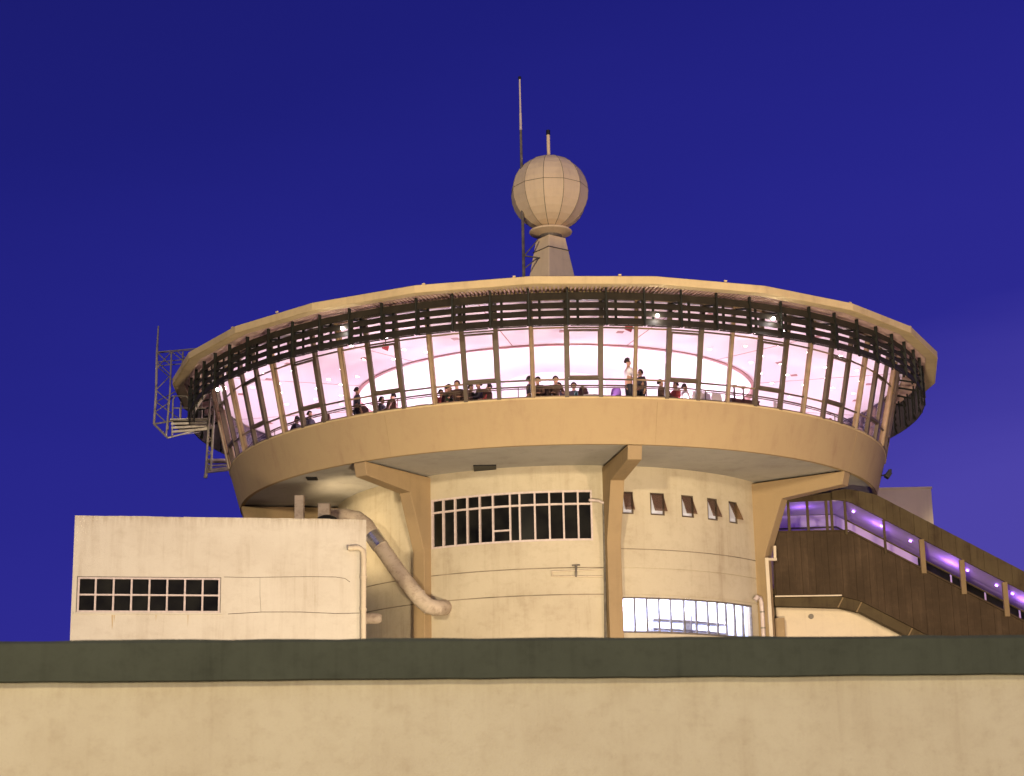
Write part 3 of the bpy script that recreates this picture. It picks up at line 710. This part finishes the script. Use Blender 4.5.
# dining table
def table():
    t=thing('dining_table',(0,0,0),'x','table','restaurant tables')
    q=MB(); q.lathe([(0,.0),(.25,0),(.25,.03),(.04,.05),(.04,.70),(0,.70)],AZ(20)); q.build('pedestal_leg','wood_dark',t,local=True)
    q=MB(); q.lathe([(0,.75),(.45,.75),(.46,.74),(.48,.5),(.44,.5),(.43,.72),(0,.72)],AZ(28)); q.build('tablecloth','cloth_white',t,smooth=True,local=True); return t
def chair(mat):
    t=thing('dining_chair',(0,0,0),'x','chair','restaurant chairs')
    q=MB(); q.box((0,0,.45),(.44,.44,.07)); q.build('seat',mat,t,bevel=.02,local=True)
    q=MB(); q.prism([(-.21,.5),(.21,.5),(.22,.85),(.17,1.02),(0,1.06),(-.17,1.02),(-.22,.85)],(0,.2,0),(1,0,0),(0,0,1),(0,.06,0)); q.build('backrest',mat,t,bevel=.015,local=True)
    for sx in (-1,1):
        for sy in (-1,1): q=MB(); q.bar((sx*.19,sy*.19,0),(sx*.18,sy*.18,.43),.035); q.build('leg','wood_dark',t,local=True)
    return t
tp=table(); used=False
tabs=[(372,'between the lone standing figure and the seated pair'),(462,'before the crowded group left of the sash window'),(590,'holding teal glasses right of the centre mullion'),(548,'between two seated figures at the centre'),(652,'beside the white-shirted waiter'),(700,'with pale covered chairs beside it on the right'),(760,'next to the dark sideboard on the right'),(425,'in the gap left of the crowded group'),(300,'near the left end beside the empty rail')]
tpos={}
for x,d in tabs:
    a_=at_px(x,12.2); o=tp if not used else copy_tree(tp); used=True
    o.location=polar(a_,12.2); o['label']='white-clothed round restaurant table '+d; tpos[x]=(a_,12.2)
# chairs: (px, radius, facing offset, material, text)
cp={}
for x,r,rot,mat,txt in [(506,12.75,90,'chair_purple','violet-backed chair alone beside the bright empty bay'),(690,12.6,20,'cloth_white','white covered chair, first right of the waiter group'),(700,12.8,-10,'cloth_white','white covered chair close behind the glass, second of the pale row'),(711,12.6,15,'cloth_white','white covered chair, third of the pale row'),(720,12.8,0,'cloth_white','white covered chair nearest the tan post on the right'),(781,12.7,25,'cloth_white','white covered chair just right of a dark mullion, beyond the sideboard'),(588,12.7,40,'wood_dark','dark chair right of the teal glasses'),(367,12.6,70,'wood_dark','dark chair right of the lone standing figure'),(612,12.6,-50,'chair_purple','violet chair left of the white-shirted waiter'),(835,12.7,10,'shirt_red','red chair at the far right end of the glazing'),(846,12.7,-20,'wood_dark','dark chair at the far right end of the glazing'),(445,12.95,0,'wood_dark','dark chair with its back to the glass, first of the crowded group'),(466,12.95,10,'wood_dark','dark chair with its back to the glass beside the thick mullion of the crowded group'),(484,12.95,-10,'wood_dark','dark chair under the framed sash of the crowded group'),(546,12.95,5,'wood_dark','dark chair between the two brown-clad seated figures'),(667,12.95,0,'wood_dark','dark chair hard by the thick mullion right of the waiter'),(388,12.95,0,'wood_dark','dark chair between the seated pair under the left framed sash'),(322,12.9,10,'wood_dark','dark chair right of the two seated people at the far left')]:
    if mat in cp: o=copy_tree(cp[mat])
    else: o=cp[mat]=chair(mat)
    a_=at_px(x,r); o.location=polar(a_,r); o.rotation_euler.z=R(a_+rot); o['label']=txt
# teal glassware and sideboard
def bottle(x,r,h,txt):
    a_=at_px(x,r); P=polar(a_,r,FZ+.75); q=MB(); q.lathe([(0,0),(.055,0),(.06,h*.6),(.03,h*.75),(.03,h),(0,h)],AZ(12))
    for v in q.v: v+=P
    o=q.build('glass_vase','teal_glass',smooth=True); tag(o,txt,'vase','teal glassware')
    o.data.transform(Matrix.Translation(-P)); o.location=P
for x,r,h,t_ in ((576,12.2,.24,'short teal glass vase, left one on the centre table'),(582,12.25,.44,'tall teal glass vase in the middle of the centre table'),(587,12.2,.30,'teal glass vase, right one on the centre table')): bottle(x,r,h,t_)
a_=at_px(742,12.7); sb=thing('sideboard',tuple(polar(a_,12.7)),'dark low sideboard behind the glass right of the pale chairs','sideboard',rz=R(a_))
q=MB(); q.box((0,0,.42),(1.25,.4,.72)); q.build('cabinet','wood_dark',sb,local=True,bevel=.01); q=MB(); q.box((0,0,.80),(1.3,.44,.04)); q.build('top','wood_dark',sb,local=True)
for x in (734.5,743.5):
    a_=at_px(x,12.7); P=polar(a_,12.7,FZ+.82); q=MB(); q.lathe([(0,0),(.1,0),(.1,.02),(.035,.06),(.03,.42),(.05,.46),(.12,.50),(.12,.53),(0,.53)],AZ(14))
    o=q.build('candle_stand','wood_dark'); o.location=P; tag(o,'dark tall candle stand on the sideboard, '+('left one' if x<740 else 'right one'),'candle stand','candle stands')
# ceiling spots
for x,y,t_ in ((385.5,346.5,'left'),(628.5,327.5,'right')):
    P=atz(x,y,18.35); s_=thing('ceiling_spotlight',(P.x,P.y,18.6),'dark red hanging spotlight under the restaurant ceiling, the %s of the pair'%t_,'spotlight','ceiling spotlights')
    q=MB(); q.tube([(P.x,P.y,18.61),(P.x,P.y,18.42)],.02,6); q.build('stem','black',s_); q=MB(); q.tube([(P.x-.12,P.y-.02,18.36),(P.x+.12,P.y+.02,18.30)],[.09,.13],12); q.build('lamp_head','shirt_red',s_)
# bare bright lamps at the head of the glazing
for x,y,t_ in ((343,330,'third bay group from the left'),(657,317.5,'right of the centre'),(772.5,320.5,'in the right-hand louvers'),(218.5,391,'at the far left end')):
    P=cyl(x,y,15.15) if x>230 else cyl(x,y,14.3); P=P
    f_=thing('halogen_lamp',tuple(P),'small glaring halogen lamp by the louvers, '+t_,'lamp','halogen lamps')
    q=MB(); q.lathe([(0,-.06),(.045,-.04),(.06,0),(.045,.04),(0,.06)],AZ(8)); 
    for v in q.v: v+=P+Vector((0,-.25,0))
    q.build('bulb','lamp_glint',f_); q=MB(); q.tube([P+Vector((0,-.2,.02)),P+Vector((0,.05,.1))],.03,6); q.build('holder','black',f_)
# recessed downlights
dl=None; groups=0
for r_ in (12.9,11.7,10.2,9.2):
    for k in range(36):
        a_=2.5+10*k+(5 if r_ in (11.7,9.2) else 0)+random.uniform(-1.5,1.5)
        if -30<((a_+180)%360-180)<24: continue
        if abs((a_+180)%360-180)>95: continue
        P=polar(a_,r_+random.uniform(-.3,.3),CZ)
        if dl is None:
            dl=thing('recessed_downlight',(0,0,0),'small round recessed downlight glowing in the pink restaurant ceiling','downlight','recessed ceiling downlights')
            q=MB(); q.lathe([(0,-.012),(.075,-.012)],AZ(12)); q.build('lamp_disc','lamp_pink',dl,local=True,recalc=False)
            q=MB(); q.lathe([(.075,-.014),(.11,-.010),(.11,-.001)],AZ(12)); q.build('trim_ring','white_frame',dl,local=True); o=dl
        else: o=copy_tree(dl)
        o.location=P
# ---------------------------------------------------------------- people
def skin_obj(name,chains,mat,parent,sub=1):
    vs=[];es=[];rs=[];roots=[];idx={}
    for ch in chains:
        pr=None
        for key,p,r in ch:
            if key in idx: i=idx[key]
            else:
                i=len(vs); vs.append(p); rs.append(r); 
                if key: idx[key]=i
                if pr is None: roots.append(i)
            if pr is not None: es.append((pr,i))
            pr=i
    me=bpy.data.meshes.new(name); me.from_pydata(vs,es,[]); me.update()
    o=bpy.data.objects.new(name,me); COL.objects.link(o); o.parent=parent
    m=o.modifiers.new('skin','SKIN'); me.materials.append(M[mat])
    for i,r in enumerate(rs):
        d=me.skin_vertices[0].data[i]; d.radius=(r if isinstance(r,tuple) else (r,r)); d.use_root=i in roots
    s_=o.modifiers.new('sub','SUBSURF'); s_.levels=sub; s_.render_levels=sub; m.use_smooth_shade=True
    return o
def person(loc,face,sit,h,shirt,label,hair='hair_dark',lean=0,arm=0):
    """faces local -y, rotated by face"""
    t=thing('person',tuple(loc),label,'person','restaurant guests',rz=face); k=h/1.75
    V=lambda x,y,z:(x*k,y*k,z*k)
    dz=-.44 if sit else 0; hy=0
    hip=.95+dz; sh=1.42+dz; l=lean
    body=[[('hip',V(0,0,hip),.13),('belly',V(0,l*.3,hip+.18),.125),('chest',V(0,l*.7,sh-.12),(.15,.13)),('neckb',V(0,l,sh+.03),.07),('neck',V(0,l-.01,sh+.1),.052),('jaw',V(0,l-.03,sh+.16),.07),('head',V(0,l-.01,sh+.24),.088),('crown',V(0,l,sh+.31),.062)],
          [('jaw',V(0,l-.03,sh+.16),.07),('',V(0,l-.115,sh+.195),.016)]]
    for s in (-1,1):
        if sit:
            body.append([('hip',V(0,0,hip),.13),('',V(s*.1,-.02,hip-.03),.1),('',V(s*.12,-.42,hip+.0),.065),('',V(s*.12,-.44,.27),.052),('',V(s*.12,-.42,.07),.04),('',V(s*.12,-.56,.03),.035)])
        else:
            body.append([('hip',V(0,0,hip),.13),('',V(s*.1,0,hip-.1),.095),('',V(s*.11,-.01,.5),.062),('',V(s*.11,.01,.27),.052),('',V(s*.11,.02,.08),.04),('',V(s*.12,-.13,.03),.035)])
        if sit or arm: el=V(s*.25,l-.08,sh-.27); wr=V(s*.17,l-.32,sh-.30 if sit else sh-.2)
        else: el=V(s*.25,l+.02,sh-.28); wr=V(s*.26,l-.06,sh-.53)
        hd=(Vector(wr)-Vector(el)).normalized()
        pm=tuple(Vector(wr)+hd*.07*k)
        body.append([('chest',V(0,l*.7,sh-.12),(.15,.13)),('',V(s*.18,l,sh-.01),.06),('',el,.042),('',wr,.030),('',pm,.034)])
        side=hd.cross(Vector((0,0,1))) if abs(hd.z)<.8 else Vector((0,1,0)); side.normalize(); dn=Vector((0,-.3,-1)) if abs(hd.z)<.8 else Vector((-s,0,-1))
        for fi in range(5):
            if fi==4: a=Vector(wr)+hd*.03*k-side*.03*s; b=a-side*.03*s+hd*.03; c=b+hd*.025+dn*.01; 
            else:
                L=(.075,.085,.08,.06)[fi]*k; a=Vector(pm)+side*(fi-1.5)*.02; b=a+hd*L*.5; c=b+hd*L*.4+dn*.02
            body.append([('',tuple(a),.009),('',tuple(b),.0085),('',tuple(c),.007)])
    skin_obj('body',body,'skin',t)
    top=[[('h',V(0,0,hip+.02),.14),('b',V(0,l*.3,hip+.18),.137),('c',V(0,l*.7,sh-.12),(.165,.145)),('n',V(0,l,sh+.02),.085)]]
    for s in (-1,1):
        el=V(s*.25,l-.08,sh-.27) if (sit or arm) else V(s*.25,l+.02,sh-.28); wr=(V(s*.18,l-.29,sh-.295 if sit else sh-.21) if (sit or arm) else V(s*.258,l-.05,sh-.48))
        top.append([('c',V(0,l*.7,sh-.12),.16),('',V(s*.18,l,sh-.01),.073),('',el,.055),('',wr,.043)])
    skin_obj('shirt',top,shirt,t)
    tr_=[]
    for s in (-1,1):
        if sit: tr_.append([('h',V(0,0,hip-.01),.14),('',V(s*.1,-.02,hip-.03),.11),('',V(s*.12,-.42,hip),.078),('',V(s*.12,-.44,.27),.064),('',V(s*.12,-.42,.1),.055)])
        else: tr_.append([('h',V(0,0,hip-.01),.14),('',V(s*.1,0,hip-.1),.108),('',V(s*.11,-.01,.5),.075),('',V(s*.11,.01,.1),.06)])
    skin_obj('trousers',tr_,'trousers',t)
    q=MB(); c=Vector(V(0,l+.012,sh+.255)); rr=.105*k
    q.lathe([(rr*math.sin(u),rr*1.12*math.cos(u)) for u in [R(1)+R(115)*i/6 for i in range(7)]],AZ(14))
    q.v=[Vector((v.x,v.y*1.05,v.z))+c+Vector((0,.018 if v.z<0 else 0,0)) for v in q.v]
    q.v=[v if not (v.y<c.y-.04 and v.z<c.z+.03) else Vector((v.x,c.y-.04,v.z)) for v in q.v]
    q.build('hair',hair,t,smooth=True,local=True)
    return t
ppl=[(357,12.75,0,1.72,'shirt_dark',150,'slim person in dark clothes standing alone at the left windows beside a dark chair'),
 (382,12.5,1,1.7,'shirt_dark',100,'seated person in dark top, left one of the pair under a framed sash'),
 (393,12.6,1,1.74,'shirt_brown',-80,'seated person in brown top, right one of the pair under a framed sash'),
 (441,12.3,1,1.7,'shirt_red',60,'seated person in red, leftmost of the crowded group'),
 (449,12.7,1,1.78,'shirt_green',100,'seated person in dark olive, close to the glass in the crowded group'),
 (457,12.9,1,1.85,'shirt_brown',0,'broad person in brown sitting with back to the glass in the crowded group'),
 (471,12.6,1,1.7,'shirt_green',40,'seated person in dark olive just right of the thick mullion'),
 (479,12.7,1,1.8,'shirt_dark',-60,'seated person in black below the framed sash, centre left'),
 (489,12.5,1,1.7,'shirt_red',-90,'seated person in red at the right edge of the crowded group'),
 (447,10.8,0,1.78,'shirt_brown',0,'standing person further inside behind the crowded group'),
 (530,12.8,1,1.85,'shirt_dark',80,'seated person in dark top immediately left of the slim tan post'),
 (538,12.8,1,1.8,'shirt_brown',-20,'seated person in brown immediately right of the slim tan post'),
 (556,12.7,1,1.85,'shirt_brown',10,'seated person in brown with back to the glass left of the centre mullion'),
 (559,9.9,0,1.86,'shirt_dark',0,'person standing deep in the room left of the centre mullion'),
 (574,9.9,0,1.86,'shirt_dark',0,'person standing deep in the room right of the centre mullion'),
 (629,12.95,0,1.98,'shirt_white',100,'tall waiter in a white shirt standing left of a tan post'),
 (641,12.8,0,1.62,'shirt_dark',-60,'slight person in black standing just right of the waiter'),
 (661,12.6,1,1.78,'shirt_brown',60,'person in brown seated before a thick dark mullion right of the waiter'),
 (676,12.6,1,1.72,'shirt_red',-70,'seated person in red right of the thick mullion beyond the waiter'),
 (685,12.4,1,1.72,'shirt_white',80,'seated person in white beside the pale covered chairs'),
 (310,12.7,1,1.74,'shirt_dark',100,'seated person in black at the far left glazing'),
 (297,12.7,1,1.70,'shirt_dark',-70,'person in black seated farthest left in the restaurant')]
for x,r,sit,h,sh_,rot,lab in ppl:
    a_=at_px(x,r); P=polar(a_,r,FZ)
    person(P,R(a_+rot),sit,h,sh_,lab,arm=(sh_=='shirt_white'))
# ---------------------------------------------------------------- lights
def light(name,kind,loc,energy,col,size=.3,target=None,spot=None,shape=None):
    d=bpy.data.lights.new(name,kind); d.energy=energy; d.color=col
    o=bpy.data.objects.new(name,d); COL.objects.link(o); o.location=loc
    if kind=='AREA': d.size=size
    elif kind=='SUN': d.angle=size
    else: d.shadow_soft_size=size
    if kind=='SPOT': d.spot_size=R(spot); d.spot_blend=.6
    if target is not None: o.rotation_euler=(Vector(target)-Vector(loc)).to_track_quat('-Z','Y').to_euler()
    return o
phi,ele=R(16),R(3.0); sd=Vector((-math.sin(phi)*math.cos(ele),-math.cos(phi)*math.cos(ele),math.sin(ele)))
light('sodium_key','SUN',(0,-10,30),1.6,(1.0,.82,.56),R(2.5),target=Vector((0,-10,30))-sd)
light('street_flood_right','AREA',(34,22,-1.2),20000,(1.0,.72,.52),3,target=(8,68,14))
light('street_flood_low','AREA',(4,34,-1.3),17000,(1.0,.80,.56),3,target=(0,68,13))
light('street_lamp_near','AREA',(-5,-1,9),1350,(1.0,.80,.50),.8,target=(0,16,1))
light('roof_flood','SPOT',(-7.4,68.3,11.4),330,(1.0,.76,.46),.15,target=(-5.4,69.3,12.6),spot=150)
# added fill: hidden spots behind the sill and points below the dome brighten ceilings
for k in range(24):
    a_=4+15*k; P=polar(a_,12.6,14.95)
    light('ceiling_fill','SPOT',P,400,(1.0,.72,.84),.15,target=polar(a_,11.2,18.6),spot=150)
for k in range(8):
    a_=10+45*k; light('dome_fill','POINT',polar(a_,6.3,17.2),400,(.97,.86,1.0),.25)
# stair corridor violet
for X in (11.4,14.2,17.0,19.8):
    z=sl(X,13.0,12.6,-.562) if X>13 else 12.6
    light('stair_lamp','POINT',(X,YC+1.2,z),{11.4:22,14.2:26,17.0:42,19.8:42}[X],(.50,.22,1.0),.12)
for a_ in (20,34,47): light('office_lamp','POINT',polar(a_,7.7,8.7),230,(.66,.70,1.0),.15)
# ---------------------------------------------------------------- world: deep blue dusk sky
w=bpy.data.worlds.new('World'); S.world=w; w.use_nodes=True; n=w.node_tree; n.nodes.clear(); L=n.links.new; N=n.nodes.new
out=N('ShaderNodeOutputWorld'); bg=N('ShaderNodeBackground'); L(bg.outputs[0],out.inputs[0])
sky=N('ShaderNodeTexSky'); sky.sky_type='NISHITA'; sky.sun_disc=False; sky.sun_elevation=R(3); sky.sun_rotation=PI+phi
tc=N('ShaderNodeTexCoord'); sx=N('ShaderNodeSeparateXYZ'); L(tc.outputs['Generated'],sx.inputs[0])
cr=N('ShaderNodeValToRGB'); e=cr.color_ramp.elements
e[0].position=0.0; e[0].color=(.075,.055,.38,1); e[1].position=.62; e[1].color=(.0085,.0085,.135,1)
for p_,c_ in ((.10,(.066,.050,.38)),(.20,(.022,.0185,.275)),(.30,(.0165,.0150,.245)),(.44,(.0105,.0105,.185))): q=cr.color_ramp.elements.new(p_); q.color=(*c_,1)
mr=N('ShaderNodeMath'); mr.operation='MULTIPLY_ADD'; mr.inputs[1].default_value=-.34; L(sx.outputs['X'],mr.inputs[0]); L(sx.outputs['Z'],mr.inputs[2])
no=N('ShaderNodeTexNoise'); no.inputs['Scale'].default_value=3.0; no.inputs['Detail'].default_value=5
mp=N('ShaderNodeMapping'); mp.inputs['Scale'].default_value=(1,1,5); L(tc.outputs['Generated'],mp.inputs['Vector']); L(mp.outputs[0],no.inputs['Vector'])
m2=N('ShaderNodeMath'); m2.operation='MULTIPLY_ADD'; m2.inputs[1].default_value=.08; L(no.outputs['Fac'],m2.inputs[0]); L(mr.outputs[0],m2.inputs[2])
m3=N('ShaderNodeMath'); m3.operation='SUBTRACT'; m3.inputs[1].default_value=.04; L(m2.outputs[0],m3.inputs[0]); L(m3.outputs[0],cr.inputs['Fac'])
mx=N('ShaderNodeMixRGB'); mx.blend_type='ADD'; mx.inputs['Fac'].default_value=.002; L(cr.outputs['Color'],mx.inputs['Color1']); L(sky.outputs['Color'],mx.inputs['Color2'])
L(mx.outputs[0],bg.inputs['Color']); bg.inputs['Strength'].default_value=1.0
# ---------------------------------------------------------------- camera
cd_=bpy.data.cameras.new('camera'); co=bpy.data.objects.new('camera',cd_); COL.objects.link(co); S.camera=co
X_=Vector((1,0,0)); U_=Vector((0,-_s,_c)); Fw=Vector((0,_c,_s)); rt=X_*_cr-U_*_sr; up=X_*_sr+U_*_cr
# image right / up in world space
rt=(X_*_cr)+(U_*(-_sr)); up=(X_*(_sr))+(U_*_cr)
co.matrix_world=Matrix(((rt.x,up.x,-Fw.x,0),(rt.y,up.y,-Fw.y,0),(rt.z,up.z,-Fw.z,0),(0,0,0,1)))
cd_.sensor_width=36; cd_.lens=F/1024*36; cd_.clip_end=8000; cd_.clip_start=.1
cd_.dof.use_dof=True; cd_.dof.focus_distance=68; cd_.dof.aperture_fstop=3.2
S.view_settings.view_transform='Standard'; S.view_settings.look='None'; S.view_settings.exposure=0; S.view_settings.gamma=1
